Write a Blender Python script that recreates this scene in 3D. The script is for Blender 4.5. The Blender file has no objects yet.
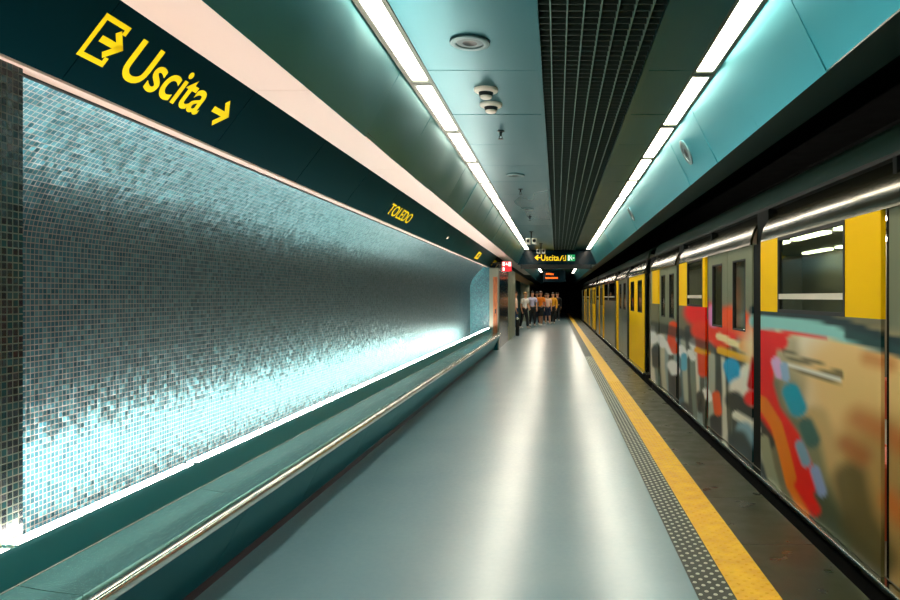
import bpy, bmesh, math, random
import numpy as np
from mathutils import Vector, Matrix

random.seed(7)
RNG = np.random.default_rng(7)
C = bpy.context.scene.collection
H = 1.45            # eye height above the platform
F = 700.0           # focal length in pixels of a 900 wide frame
PI = math.pi

# ------------------------------------------------------------------ helpers
def lin(r, g, b):
    f = lambda c: (c / 12.92 if c <= .04045 else ((c + .055) / 1.055) ** 2.4)
    return (f(r / 255), f(g / 255), f(b / 255))

def adopt(o, parent):
    """make o (its mesh given in world space) a child of parent, with the mesh kept where it is"""
    p, off = parent, Vector((0, 0, 0))
    while p is not None: off += p.location; p = p.parent
    o.data.transform(Matrix.Translation(-off)); o.parent = parent
class MB:
    """collects geometry for ONE mesh object; heights are relative to the platform floor"""
    def __init__(s): s.v, s.f, s.uv, s.m = [], [], {}, []
    def poly(s, pts, uv=None, mi=0):
        n = len(s.v); s.v += [tuple(p) for p in pts]; s.f.append(tuple(range(n, n + len(pts)))); s.m.append(mi)
        if uv: s.uv[len(s.f) - 1] = uv
    def box(s, x0, x1, y0, y1, z0, z1, mi=0):
        n = len(s.v)
        s.v += [(x0,y0,z0),(x1,y0,z0),(x1,y1,z0),(x0,y1,z0),(x0,y0,z1),(x1,y0,z1),(x1,y1,z1),(x0,y1,z1)]
        for q in ((0,3,2,1),(4,5,6,7),(0,1,5,4),(1,2,6,5),(2,3,7,6),(3,0,4,7)):
            s.f.append(tuple(n + i for i in q)); s.m.append(mi)
    def prism(s, prof, y0, y1, mi=0, cap=True):
        """closed (x, z) outline run along the depth y"""
        n = len(s.v); k = len(prof)
        s.v += [(x, y0, z) for x, z in prof] + [(x, y1, z) for x, z in prof]
        for i in range(k):
            j = (i + 1) % k
            s.f.append((n + i, n + j, n + k + j, n + k + i)); s.m.append(mi)
        if cap:
            s.f.append(tuple(n + i for i in range(k))[::-1]); s.m.append(mi)
            s.f.append(tuple(n + k + i for i in range(k))); s.m.append(mi)
    def strip(s, prof, y0, y1, t=.012, mi=0):
        """open (x, z) polyline thickened by t and run along y"""
        off = []
        for i, (x, z) in enumerate(prof):
            a = prof[max(i - 1, 0)]; b = prof[min(i + 1, len(prof) - 1)]
            dx, dz = b[0] - a[0], b[1] - a[1]; l = math.hypot(dx, dz) or 1
            off.append((x - dz / l * t, z + dx / l * t))
        s.prism(list(prof) + off[::-1], y0, y1, mi)
    def lathe(s, prof, M, n=24, mi=0):
        """(r, h) profile about local z, placed by matrix M"""
        b = len(s.v); k = len(prof)
        for i in range(n):
            a = 2 * PI * i / n
            for r, h in prof: s.v.append(tuple(M @ Vector((r * math.cos(a), r * math.sin(a), h))))
        for i in range(n):
            j = (i + 1) % n
            for q in range(k - 1):
                s.f.append((b + i*k + q, b + j*k + q, b + j*k + q + 1, b + i*k + q + 1)); s.m.append(mi)
    def tube(s, p, q, r, n=10, mi=0):
        p, q = Vector(p), Vector(q); d = q - p
        M = Matrix.Translation(p) @ d.to_track_quat('Z', 'Y').to_matrix().to_4x4()
        s.lathe([(0, 0), (r, 0), (r, d.length), (0, d.length)], M, n, mi)
    def ball(s, c, rx, ry, rz, n=12, mi=0):
        M = Matrix.Translation(Vector(c)) @ Matrix.Diagonal((rx, ry, rz, 1))
        s.lathe([(math.sin(PI * i / 8), -math.cos(PI * i / 8)) for i in range(9)], M, n, mi)
    def build(s, name, mats, parent=None, smooth=False, bevel=0, fix=True):
        me = bpy.data.meshes.new(name); me.from_pydata(s.v, [], s.f)
        for m in (mats if isinstance(mats, (list, tuple)) else [mats]): me.materials.append(m)
        me.polygons.foreach_set('material_index', s.m)
        if s.uv:
            L = me.uv_layers.new(name='UVMap')
            for fi, uvs in s.uv.items():
                for li, uv in zip(me.polygons[fi].loop_indices, uvs): L.data[li].uv = uv
        if fix:
            bm = bmesh.new(); bm.from_mesh(me)
            bmesh.ops.recalc_face_normals(bm, faces=bm.faces); bm.to_mesh(me); bm.free()
        if smooth:
            me.polygons.foreach_set('use_smooth', [True] * len(me.polygons))
            try: me.set_sharp_from_angle(angle=math.radians(40))
            except Exception: pass
        o = bpy.data.objects.new(name, me); C.objects.link(o)
        if parent is not None: adopt(o, parent)
        if bevel:
            b = o.modifiers.new('bevel', 'BEVEL'); b.width = bevel; b.segments = 2; b.limit_method = 'ANGLE'
        return o

def tag(o, label, cat, group=None):
    o['label'] = label; o['category'] = cat
    if group: o['group'] = group
    return o
def thing(name, loc, label, cat, group=None, rz=0):
    o = bpy.data.objects.new(name, None); C.objects.link(o); o.location = loc; o.rotation_euler = (0, 0, rz)
    o.empty_display_size = .1
    return tag(o, label, cat, group)
def struct(o, label=None):
    o['kind'] = 'structure'
    if label: o['label'] = label
    return o
def dup(root, loc, label=None):
    r = root.copy(); C.objects.link(r); d = Vector(loc) - root.location; r.location = loc
    if label: r['label'] = label
    for ch in list(root.children):
        c = ch.copy(); C.objects.link(c); c.parent = r
        for g in list(ch.children):
            e = g.copy(); C.objects.link(e); e.parent = c
    return r

# ------------------------------------------------------------------ materials
def mat(name, col=(.5,.5,.5), rough=.5, metal=0, emit=None, es=0, spec=.5, coat=0):
    m = bpy.data.materials.new(name); m.use_nodes = True
    b = m.node_tree.nodes['Principled BSDF']
    b.inputs['Base Color'].default_value = (*col, 1); b.inputs['Roughness'].default_value = rough
    b.inputs['Metallic'].default_value = metal; b.inputs['Specular IOR Level'].default_value = spec
    b.inputs['Coat Weight'].default_value = coat
    if emit: b.inputs['Emission Color'].default_value = (*emit, 1); b.inputs['Emission Strength'].default_value = es
    return m
def nd(m, typ, **kw):
    n = m.node_tree.nodes.new(typ)
    for k, v in kw.items(): setattr(n, k, v)
    return n
def bsdf(m): return m.node_tree.nodes['Principled BSDF']
def noise_mod(m, scale=(1,1,1), ns=4, detail=4, rlo=.2, rhi=.4, bump=0, c0=None, c1=None):
    """noise driven roughness / bump / colour variation in object space"""
    t = m.node_tree; L = t.links; b = bsdf(m)
    tc = nd(m, 'ShaderNodeTexCoord'); mp = nd(m, 'ShaderNodeMapping'); mp.inputs['Scale'].default_value = scale
    n = nd(m, 'ShaderNodeTexNoise'); n.inputs['Scale'].default_value = ns; n.inputs['Detail'].default_value = detail
    L.new(tc.outputs['Object'], mp.inputs[0]); L.new(mp.outputs[0], n.inputs['Vector'])
    mr = nd(m, 'ShaderNodeMapRange'); mr.inputs[1].default_value = .3; mr.inputs[2].default_value = .7
    mr.inputs[3].default_value = rlo; mr.inputs[4].default_value = rhi
    L.new(n.outputs['Fac'], mr.inputs[0]); L.new(mr.outputs[0], b.inputs['Roughness'])
    if bump:
        bp = nd(m, 'ShaderNodeBump'); bp.inputs['Strength'].default_value = bump; bp.inputs['Distance'].default_value = .01
        L.new(n.outputs['Fac'], bp.inputs['Height']); L.new(bp.outputs[0], b.inputs['Normal'])
    if c0:
        cr = nd(m, 'ShaderNodeValToRGB'); cr.color_ramp.elements[0].color = (*c0, 1); cr.color_ramp.elements[1].color = (*c1, 1)
        cr.color_ramp.elements[0].position = .35; cr.color_ramp.elements[1].position = .65
        L.new(n.outputs['Fac'], cr.inputs[0]); L.new(cr.outputs[0], b.inputs['Base Color'])
    return m

def mosaic(name, ca, cb, cc, grout, pitch=.0257, gap=.17, rough=.25, tilt=.06, grough=.35, tspec=.8, metal=0):
    """square glass tiles on the UV map (metres): random colour and a random slight tilt for every tile"""
    m = mat(name); t = m.node_tree; L = t.links; b = bsdf(m)
    uv = nd(m, 'ShaderNodeUVMap'); sc = nd(m, 'ShaderNodeVectorMath', operation='SCALE'); sc.inputs['Scale'].default_value = 1 / pitch
    L.new(uv.outputs[0], sc.inputs[0])
    fl = nd(m, 'ShaderNodeVectorMath', operation='FLOOR'); fr = nd(m, 'ShaderNodeVectorMath', operation='FRACTION')
    L.new(sc.outputs[0], fl.inputs[0]); L.new(sc.outputs[0], fr.inputs[0])
    wn = nd(m, 'ShaderNodeTexWhiteNoise', noise_dimensions='2D'); L.new(fl.outputs[0], wn.inputs['Vector'])
    sx = nd(m, 'ShaderNodeSeparateXYZ'); L.new(fr.outputs[0], sx.inputs[0])
    gx = nd(m, 'ShaderNodeMath', operation='LESS_THAN'); gx.inputs[1].default_value = gap; L.new(sx.outputs[0], gx.inputs[0])
    gy = nd(m, 'ShaderNodeMath', operation='LESS_THAN'); gy.inputs[1].default_value = gap; L.new(sx.outputs[1], gy.inputs[0])
    g = nd(m, 'ShaderNodeMath', operation='MAXIMUM'); L.new(gx.outputs[0], g.inputs[0]); L.new(gy.outputs[0], g.inputs[1])
    cr = nd(m, 'ShaderNodeValToRGB'); e = cr.color_ramp.elements
    e[0].color = (*ca, 1); e[1].color = (*cc, 1); e[1].position = 1; k = e.new(.55); k.color = (*cb, 1)
    L.new(wn.outputs['Value'], cr.inputs[0])
    mx = nd(m, 'ShaderNodeMix', data_type='RGBA'); L.new(g.outputs[0], mx.inputs[0]); L.new(cr.outputs[0], mx.inputs[6]); mx.inputs[7].default_value = (*grout, 1)
    L.new(mx.outputs[2], b.inputs['Base Color'])
    rr = nd(m, 'ShaderNodeMix', data_type='FLOAT'); L.new(g.outputs[0], rr.inputs[0]); rr.inputs[2].default_value = rough; rr.inputs[3].default_value = grough
    L.new(rr.outputs[0], b.inputs['Roughness'])
    b.inputs['Specular IOR Level'].default_value = tspec; b.inputs['Metallic'].default_value = metal
    # tilt
    sb = nd(m, 'ShaderNodeVectorMath', operation='SUBTRACT'); sb.inputs[1].default_value = (.5, .5, .5); L.new(wn.outputs['Color'], sb.inputs[0])
    ml = nd(m, 'ShaderNodeVectorMath', operation='SCALE'); ml.inputs['Scale'].default_value = tilt * 2; L.new(sb.outputs[0], ml.inputs[0])
    ge = nd(m, 'ShaderNodeNewGeometry'); ad = nd(m, 'ShaderNodeVectorMath', operation='ADD')
    L.new(ge.outputs['Normal'], ad.inputs[0]); L.new(ml.outputs[0], ad.inputs[1])
    no = nd(m, 'ShaderNodeVectorMath', operation='NORMALIZE'); L.new(ad.outputs[0], no.inputs[0]); L.new(no.outputs[0], b.inputs['Normal'])
    return m

WARM = (1, .87, .70)
M = {}
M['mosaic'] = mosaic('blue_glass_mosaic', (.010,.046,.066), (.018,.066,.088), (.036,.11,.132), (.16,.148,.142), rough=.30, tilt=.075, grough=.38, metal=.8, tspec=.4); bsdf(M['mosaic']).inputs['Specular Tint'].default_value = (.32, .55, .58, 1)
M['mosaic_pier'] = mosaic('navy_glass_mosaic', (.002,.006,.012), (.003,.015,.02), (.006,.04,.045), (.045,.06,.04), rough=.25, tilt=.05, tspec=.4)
M['mosaic_end'] = mosaic('turquoise_glass_mosaic', (.003,.06,.10), (.006,.12,.16), (.02,.2,.24), (.08,.22,.25), rough=.25, tilt=.1)
M['steel'] = noise_mod(mat('satin_ceiling_steel', (.008,.15,.18), .3, 1), (1, .15, 1), 1.5, 2, .26, .36, 0)
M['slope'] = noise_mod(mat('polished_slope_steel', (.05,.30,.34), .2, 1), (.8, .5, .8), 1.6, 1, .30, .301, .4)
M['slope_lit'] = noise_mod(mat('lit_slope_steel', (.09,.58,.68), .2, 1), (.8, .5, .8), 1.6, 1, .33, .331, 0)  # same sloping steel, base colour lightened for the light it reflects
for k_ in ('slope', 'slope_lit'):
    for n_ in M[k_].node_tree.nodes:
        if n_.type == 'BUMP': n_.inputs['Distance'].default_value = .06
M['soffit'] = mat('white_enamel_soffit', (.74,.57,.51), .3, 0)
M['soffit_shaded'] = mat('shaded_soffit_steel', (.02,.05,.045), .35, .4)  # shade of the unlit soffit put into its base colour
M['band'] = mat('navy_enamel_fascia', (.003,.030,.042), .32, .8, spec=.1); bsdf(M['band']).inputs['Specular Tint'].default_value = (.04, .5, .5, 1)
M['brownband'] = mat('bronze_fascia', (.22,.15,.07), .4, .6)
M['seam'] = mat('shadow_gap', (.005,.01,.012), .7)
M['black'] = mat('black_void', (.004,.006,.006), .8)
M['tunnel'] = noise_mod(mat('soot_concrete', (.012,.015,.014), .9), (1,1,1), 3, 4, .8, .95, .2)
M['bench'] = noise_mod(mat('brushed_bench_steel', (.28,.62,.64), .2, .7), (2, .6, 2), 3, 2, .10, .20, .03)
M['bench_back'] = mat('teal_backrest_enamel', (.008,.16,.19), .4, .3)
M['bench_lip'] = mat('polished_bench_edge', (.62,.66,.62), .16, 1)
M['bench_front'] = mat('bench_front_steel', (.006,.085,.105), .4, .6); bsdf(M['bench_front']).inputs['Specular Tint'].default_value = (.1, .7, .75, 1)
M['kick'] = mat('maroon_skirting', (.05,.015,.022), .5)
M['frame'] = mat('lamp_housing', (.10,.12,.09), .4, .7)
M['tube'] = mat('ceiling_diffuser', (.9,.9,.85), .4, 0, WARM, 22)
M['trough'] = mat('trough_diffuser', (.9,.9,.85), .4, 0, (1,.85,.72), 17); M['trough_top'] = mat('trough_top_diffuser', (.9,.9,.85), .4, 0, (1,.85,.74), 78)
M['cove'] = mat('cove_diffuser', (.9,.9,.85), .4, 0, (1,.86,.76), 150)
M['carlamp'] = mat('carriage_lamp', (.9,.9,.85), .4, 0, (1,.9,.75), 16)
M['yellow'] = mat('sign_yellow', lin(255,228,10), .5, 0, spec=.1)
M['yellow_lit'] = mat('sign_yellow_backlit', lin(240,205,20), .5, 0, lin(250,205,30), .9)
M['green_lit'] = mat('sign_green_backlit', lin(10,140,80), .5, 0, lin(20,170,100), .7)
M['white_lit'] = mat('sign_white_backlit', (.8,.8,.8), .5, 0, (1,1,.95), .9)
M['red_lit'] = mat('sign_red_backlit', lin(200,20,30), .5, 0, lin(220,20,40), .7)
M['orange_lit'] = mat('led_orange', lin(255,110,30), .5, 0, lin(255,110,30), 1.6)
M['white'] = mat('white_plastic', (.75,.72,.62), .4)
M['grill'] = mat('speaker_mesh', (.10,.16,.17), .45, .5)
M['rim'] = mat('speaker_rim', (.16,.26,.27), .45, .6)
M['dark'] = mat('dark_metal', (.02,.025,.025), .4, .6)
M['rib'] = mat('grille_rib', (.10,.20,.17), .45, .6)
M['bar'] = mat('grille_bar', (.035,.06,.05), .5, .5)
M['signblack'] = mat('sign_glass_black', (.003,.02,.032), .15, 0, spec=.15)

# floor: glossy speckled stone
fm = M['floor'] = mat('polished_stone_floor', (.26,.36,.37), .2, 0, spec=.8, coat=1); bsdf(fm).inputs['Coat Roughness'].default_value = .27; bsdf(fm).inputs['Coat IOR'].default_value = 1.55
t = fm.node_tree; L = t.links; b = bsdf(fm)
tc = nd(fm, 'ShaderNodeTexCoord')
n1 = nd(fm, 'ShaderNodeTexNoise'); n1.inputs['Scale'].default_value = 1.3; n1.inputs['Detail'].default_value = 5
n2 = nd(fm, 'ShaderNodeTexNoise'); n2.inputs['Scale'].default_value = 30; n2.inputs['Detail'].default_value = 3
for n in (n1, n2): L.new(tc.outputs['Object'], n.inputs['Vector'])
cr = nd(fm, 'ShaderNodeValToRGB'); cr.color_ramp.elements[0].color = (.16,.32,.39,1); cr.color_ramp.elements[1].color = (.20,.36,.42,1)
cr.color_ramp.elements[0].position = .3; cr.color_ramp.elements[1].position = .7
L.new(n1.outputs['Fac'], cr.inputs[0]); L.new(cr.outputs[0], b.inputs['Base Color'])
mr = nd(fm, 'ShaderNodeMapRange'); mr.inputs[1].default_value = .3; mr.inputs[2].default_value = .7; mr.inputs[3].default_value = .30; mr.inputs[4].default_value = .38
L.new(n2.outputs['Fac'], mr.inputs[0]); L.new(mr.outputs[0], b.inputs['Roughness'])
bp = nd(fm, 'ShaderNodeBump'); bp.inputs['Strength'].default_value = .06; bp.inputs['Distance'].default_value = .004
L.new(n2.outputs['Fac'], bp.inputs['Height']); L.new(bp.outputs[0], b.inputs['Normal']); L.new(bp.outputs[0], b.inputs['Coat Normal'])

M['edge'] = noise_mod(mat('dark_edge_stone', (.07,.075,.055), .35), (1,1,1), 5, 5, .25, .45, .05, (.022,.030,.010), (.036,.044,.016))
M['tact_grey'] = mat('grey_tactile_rubber', (.035,.05,.038), .5)
M['tact_dome'] = mat('pale_tactile_stud', (.62,.66,.55), .35)
M['tact_yellow'] = noise_mod(mat('yellow_tactile_paint', lin(235,180,40), .5), (1,1,1), 9, 4, .4, .6, 0, lin(238,180,36), lin(252,206,56))

def vcol_mat(name, rough=.35, metal=0):
    m = mat(name, rough=rough, metal=metal, spec=.1)
    a = nd(m, 'ShaderNodeVertexColor'); a.layer_name = 'paint'
    m.node_tree.links.new(a.outputs[0], bsdf(m).inputs['Base Color']); return m
M['graffiti'] = vcol_mat('sprayed_carriage_paint', .38)
M['tyellow'] = mat('carriage_yellow', lin(255,204,0), .45, spec=.05)
M['theader'] = noise_mod(mat('carriage_cant_steel', (.03,.03,.008), .2, .8), (1,.4,1), 4, 3, .12, .2, .04)
M['troof'] = mat('carriage_roof', (.012,.04,.026), .4, .2)
M['tdoor'] = mat('carriage_door_steel', (.30,.34,.28), .3, .7)
M['tjamb'] = mat('door_jamb_black', (.003,.006,.006), .7, spec=.1)
M['tbar'] = mat('window_divider_cream', (.75,.70,.58), .35)
M['tin'] = mat('carriage_interior_panel', (.22,.21,.15), .5)
M['tseat'] = mat('carriage_seat', (.62,.10,.03), .5)
M['rubber'] = mat('black_rubber', (.008,.009,.009), .6)
gl = M['glass'] = bpy.data.materials.new('tinted_window_glass'); gl.use_nodes = True
gt = gl.node_tree; gt.nodes.remove(gt.nodes['Principled BSDF']); out = gt.nodes['Material Output']
tr = gt.nodes.new('ShaderNodeBsdfTransparent'); tr.inputs[0].default_value = (.55,.62,.52,1)
gs = gt.nodes.new('ShaderNodeBsdfGlossy'); gs.inputs['Roughness'].default_value = .05; gs.inputs[0].default_value = (.9,.95,.9,1)
fz = gt.nodes.new('ShaderNodeFresnel'); fz.inputs[0].default_value = 1.5
mx = gt.nodes.new('ShaderNodeMixShader'); gb = gt.nodes.new('ShaderNodeNewGeometry'); g1 = gt.nodes.new('ShaderNodeMath'); g1.operation = 'SUBTRACT'; g1.inputs[0].default_value = 1; gt.links.new(gb.outputs['Backfacing'], g1.inputs[1]); g2 = gt.nodes.new('ShaderNodeMath'); g2.operation = 'MULTIPLY'; gt.links.new(g1.outputs[0], g2.inputs[0]); gt.links.new(fz.outputs[0], g2.inputs[1]); gt.links.new(g2.outputs[0], mx.inputs[0]); gt.links.new(tr.outputs[0], mx.inputs[1]); gt.links.new(gs.outputs[0], mx.inputs[2]); gt.links.new(mx.outputs[0], out.inputs[0])

# ------------------------------------------------------------------ key section points (x, height over floor)
YB = -4.0; YE = 62.0; YBULK = 23.55
YALC0, YALC1 = 2.49, 19.15
BAND_B = (-1.878, H + .82); BAND_T = (-1.65, H + 1.122); SOF_IN = (-1.344, H + 1.122); CEIL_L = (-1.09, H + 1.58)
CEIL_R = (1.12, H + 1.58); SOF_R = (1.344, H + 1.122); ZC = H + 1.58

# ------------------------------------------------------------------ floor
m = MB(); m.box(-3.2, .68, YB, YE, -.3, 0)
m.box(.68, 1.08, YB, YE, -.3, -.012)
struct(m.build('floor', M['floor']), 'pale glossy stone platform floor')
m = MB(); y = 3.98 * 1.03 - .97 * 8
while y < YE:
    m.box(1.08, 1.50, y + .003, y + .967, -.3, 0); y += .97
m.box(1.08, 1.495, YB, YE, -.3, -.006)
struct(m.build('trim_1', M['edge'], bevel=0), 'dark stone slabs along the platform edge')
m = MB(); m.box(1.2, 1.46, YB, YE, -1.3, -.3); m.box(1.3, 5.0, YB, YE, -1.4, -1.3)
struct(m.build('trim_2', M['tunnel']), 'platform side wall and track bed')

def tactile(name, x0, x1, mats, label, phase, far):
    mb = MB(); mb.box(x0, x1, YB, YE, -.012, .003)
    root = tag(mb.build(name, mats[0]), label, 'tactile strip')
    d = MB(); n = int(round((x1 - x0) / .0375)); st = (x1 - x0) / n
    prof = [(.0115, 0), (.0098, .003), (.005, .0048), (0, .005)]
    for i in range(n):
        x = x0 + st * (i + .5); y = 2.6 + (i % 2) * .0365 + phase
        while y < far:
            d.lathe(prof, Matrix.Translation((x, y, .0028)), 8); y += .073
    o = d.build('studs', mats[1], root, smooth=True); o['kind'] = 'stuff'
tactile('tactile_strip', .68, .862, (M['tact_grey'], M['tact_dome']), 'grey rubber tactile strip with pale round studs, beside the yellow line', 0, 17)
tactile('tactile_strip', .862, 1.08, (M['tact_yellow'], M['tact_yellow']), 'bright yellow studded safety line along the platform edge', .02, 12)

# ------------------------------------------------------------------ mosaic wall, pier, alcove end
def uv_sheet(prof, y0, y1, name, material, ny=1, thick=None):
    """(x, z) polyline run along depth with UV = (depth, arc length); given a solid thickness"""
    me = MB(); s = [0]
    for a, c in zip(prof, prof[1:]): s.append(s[-1] + math.hypot(c[0] - a[0], c[1] - a[1]))
    for i in range(len(prof) - 1):
        a, c = prof[i], prof[i + 1]
        me.poly([(a[0], y0, a[1]), (a[0], y1, a[1]), (c[0], y1, c[1]), (c[0], y0, c[1])],
                [(y0, s[i]), (y1, s[i]), (y1, s[i+1]), (y0, s[i+1])])
    o = me.build(name, material, smooth=False, fix=False)
    bm = bmesh.new(); bm.from_mesh(o.data); bmesh.ops.remove_doubles(bm, verts=bm.verts, dist=1e-5)
    bm.to_mesh(o.data); bm.free()
    o.data.polygons.foreach_set('use_smooth', [True] * len(o.data.polygons))
    if thick:
        sd = o.modifiers.new('solid', 'SOLIDIFY'); sd.thickness = thick; sd.offset = -1
        es = o.modifiers.new('split', 'EDGE_SPLIT'); es.split_angle = math.radians(30)
    return o
wall = [(-2.38, H - 1.35), (-2.38, H - .5), (-2.38, H + .2)]
wx, wz = wall[-1]
for i in range(1, 13):                       # leans over the bench: a bend, then a gently curved overhang
    p0, p1 = math.radians(40 * (i - 1) / 12), math.radians(40 * i / 12)
    wx += .6 * (math.cos(p0) - math.cos(p1)); wz += .6 * (math.sin(p1) - math.sin(p0)); wall.append((wx, wz))
n_ = 10; dx_ = (-1.97 - wx) / n_
for i in range(n_):
    ph = math.radians(40 + 14 * (i + .5) / n_); wx += dx_; wz += dx_ / math.tan(ph); wall.append((wx, wz))
struct(uv_sheet(wall, YALC0, YALC1, 'wall_left', M['mosaic'], thick=.05), 'curved blue mosaic wall of the long alcove')
m = MB(); m.box(-2.40, -1.84, YALC0, YALC1, H - 1.4, H - 1.26)
struct(m.build('trim_3', M['seam']), 'dark ledge between bench and mosaic wall')
# far end of the alcove
m = MB(); pts = [(-1.85, H + .835)] + [(x, z) for x, z in wall[::-1]] + [(-1.85, H - 1.35)]
m.poly([(x, YALC1, z) for x, z in pts], [(x, z) for x, z in pts])
m.poly([(x, YALC1 + .3, z) for x, z in pts][::-1], [(x, z) for x, z in pts][::-1])
struct(m.build('wall_end', M['mosaic_end'], fix=False), 'turquoise mosaic end wall of the alcove')
# near pier
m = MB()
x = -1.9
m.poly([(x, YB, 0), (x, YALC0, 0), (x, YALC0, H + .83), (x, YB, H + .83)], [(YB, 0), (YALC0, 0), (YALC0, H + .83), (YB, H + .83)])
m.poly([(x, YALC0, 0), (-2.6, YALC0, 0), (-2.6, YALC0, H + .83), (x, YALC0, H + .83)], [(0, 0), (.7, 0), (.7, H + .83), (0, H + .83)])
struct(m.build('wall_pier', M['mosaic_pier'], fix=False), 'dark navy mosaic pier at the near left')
m = MB(); m.box(-3.2, -2.46, YB, YE, 0, H + 1.7); struct(m.build('wall_back', M['black']))
m = MB(); m.box(-3.2, 5, YB - .2, YB, -1.4, 4.2); struct(m.build('wall_rear', M['tunnel']))
m = MB(); m.box(-3.2, 5, YE, YE + .2, -1.4, 4.2); struct(m.build('wall_far', M['tunnel']))
m = MB(); m.box(4.9, 5.1, YB, YE, -1.4, 4.2); struct(m.build('wall_right', M['tunnel']))
m = MB(); m.box(-3.2, 5.0, YB, YE, 4.0, 4.2); struct(m.build('ceiling_slab', M['tunnel']))

# ------------------------------------------------------------------ fascia band, soffits, slopes, ceiling
PIT = 1.18
def panels(name, a, c, y0, y1, phase, pitch, material, t=.02, gap=.005, wob=.0, label=None):
    """a row of flat sheet panels between section points a and c, seams every pitch"""
    mb = MB(); dx, dz = c[0] - a[0], c[1] - a[1]; l = math.hypot(dx, dz)
    nx, nz = dz / l, -dx / l      # away from the platform
    k = math.floor((y0 - phase) / pitch); cuts = []
    while True:
        p, q = max(phase + k * pitch, y0), min(phase + (k + 1) * pitch, y1); k += 1
        if p >= y1 - .01: break
        if q - p < .05: continue
        w = [random.uniform(-wob, wob) for _ in range(4)]
        P0 = [(a[0]+nx*w[0], p+gap/2, a[1]+nz*w[0]), (c[0]+nx*w[1], p+gap/2, c[1]+nz*w[1]), (c[0]+nx*w[2], q-gap/2, c[1]+nz*w[2]), (a[0]+nx*w[3], q-gap/2, a[1]+nz*w[3])]
        P1 = [(x + nx*t, y, z + nz*t) for x, y, z in P0]
        n = len(mb.v); mb.v += P0 + P1
        for f in ((0,1,2,3),(7,6,5,4),(0,4,5,1),(1,5,6,2),(2,6,7,3),(3,7,4,0)): mb.f.append(tuple(n+i for i in f)); mb.m.append(0)
    return struct(mb.build(name, material), label)
SIGN0 = 3.83 - PIT          # the signed fascia panel
# exit panel and name panel are things of their own, so the band skips them
panels('trim_4', BAND_T, BAND_B, YB, SIGN0, 3.83, PIT, M['band'], label='navy fascia above the bench, near part')
NAME0 = 3.83 + PIT * 5
panels('trim_5', BAND_T, BAND_B, SIGN0 + PIT, NAME0, 3.83, PIT, M['band'], label='navy fascia between the two signs')
panels('trim_6', BAND_T, BAND_B, NAME0 + PIT, YALC1 + .2, 3.83, PIT, M['band'], label='navy fascia above the far part of the bench')
panels('trim_7', (-1.60, H + .95), (-1.75, H + .72), YALC1 + .2, YE, 3.83, PIT, M['brownband'], label='bronze fascia beyond the alcove')
# narrow return under the band and a dark lip coloured as the slot's shade
m = MB(); m.box(-1.934, -1.876, YB, YALC1, H + .812, H + .822); struct(m.build('trim_8', M['soffit']), 'thin pale return under the navy fascia')
m = MB(); m.box(-1.955, -1.934, YB, YALC1, H + .806, H + .822); m.box(-2.0, -1.9, YB, YALC1, H + .87, H + .90); struct(m.build('trim_9', M['seam']), 'dark lip in place of the shaded slot above the mosaic')
panels('trim_10', SOF_IN, (-1.652, BAND_T[1]), YB, YBULK + 12, 3.80, 2.36, M['soffit'], label='pale soffit between fascia and sloping steel')
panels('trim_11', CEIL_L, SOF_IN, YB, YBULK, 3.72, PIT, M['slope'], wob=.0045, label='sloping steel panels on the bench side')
panels('trim_12', SOF_R, CEIL_R, YB, YBULK, 3.49, PIT, M['slope_lit'], wob=.0045, label='sloping steel panels on the train side')
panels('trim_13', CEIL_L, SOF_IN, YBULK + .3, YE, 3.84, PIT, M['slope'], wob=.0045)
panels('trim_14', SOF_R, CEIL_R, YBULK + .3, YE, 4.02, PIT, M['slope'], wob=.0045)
m = MB(); m.box(SOF_R[0], 1.59, YB, YE, SOF_R[1], SOF_R[1] + .03); m.box(1.56, 1.59, YB, YE, SOF_R[1] + .03, 4.0)
struct(m.build('trim_15', M['soffit_shaded']), 'soffit over the platform edge, coloured dark for its shade')
panels('ceiling', (-.135, ZC), (-.905, ZC), YB, YBULK, 3.70, PIT, M['steel'], wob=.002, label='flat steel ceiling panels on the bench side')
panels('ceiling_train', (.95, ZC), (.635, ZC), YB, YBULK, 3.70, PIT, M['steel'], wob=.002, label='flat steel ceiling panels on the train side')
panels('ceiling_far', (.95, ZC), (-.905, ZC), YBULK + .3, YE, 3.70, PIT, M['steel'], wob=.002)
m = MB()
for a, c in ((CEIL_L, SOF_IN), (CEIL_R, SOF_R)):
    s = 1 if a[0] > 0 else -1
    m.prism([(a[0] + s*.03, a[1] + .02), (c[0] + s*.03, c[1] + .03), (c[0] + s*.08, c[1] + .03), (a[0] + s*.08, a[1] + .02)], YB, YE)
m.box(-1.2, 1.2, YB, YE, ZC + .16, ZC + .2)
m.box(-2.2, -1.33, YB, YE, SOF_IN[1] + .03, SOF_IN[1] + .06)
m.prism([(-1.70, H + 1.15), (-1.925, H + .84), (-1.94, H + .86), (-1.74, H + 1.15)], YB, YALC1)
struct(m.build('trim_16', M['seam']), 'dark backing seen in the panel seams')

mb = MB(); mb.box(-1.946, -1.936, YALC0 + .05, YALC1 - .05, H + .8225, H + .843)
root = tag(mb.build('cove_lamp', M['cove']), 'slim lamp strip tucked above the pale return, lighting the top of the mosaic wall', 'strip light')
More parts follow.
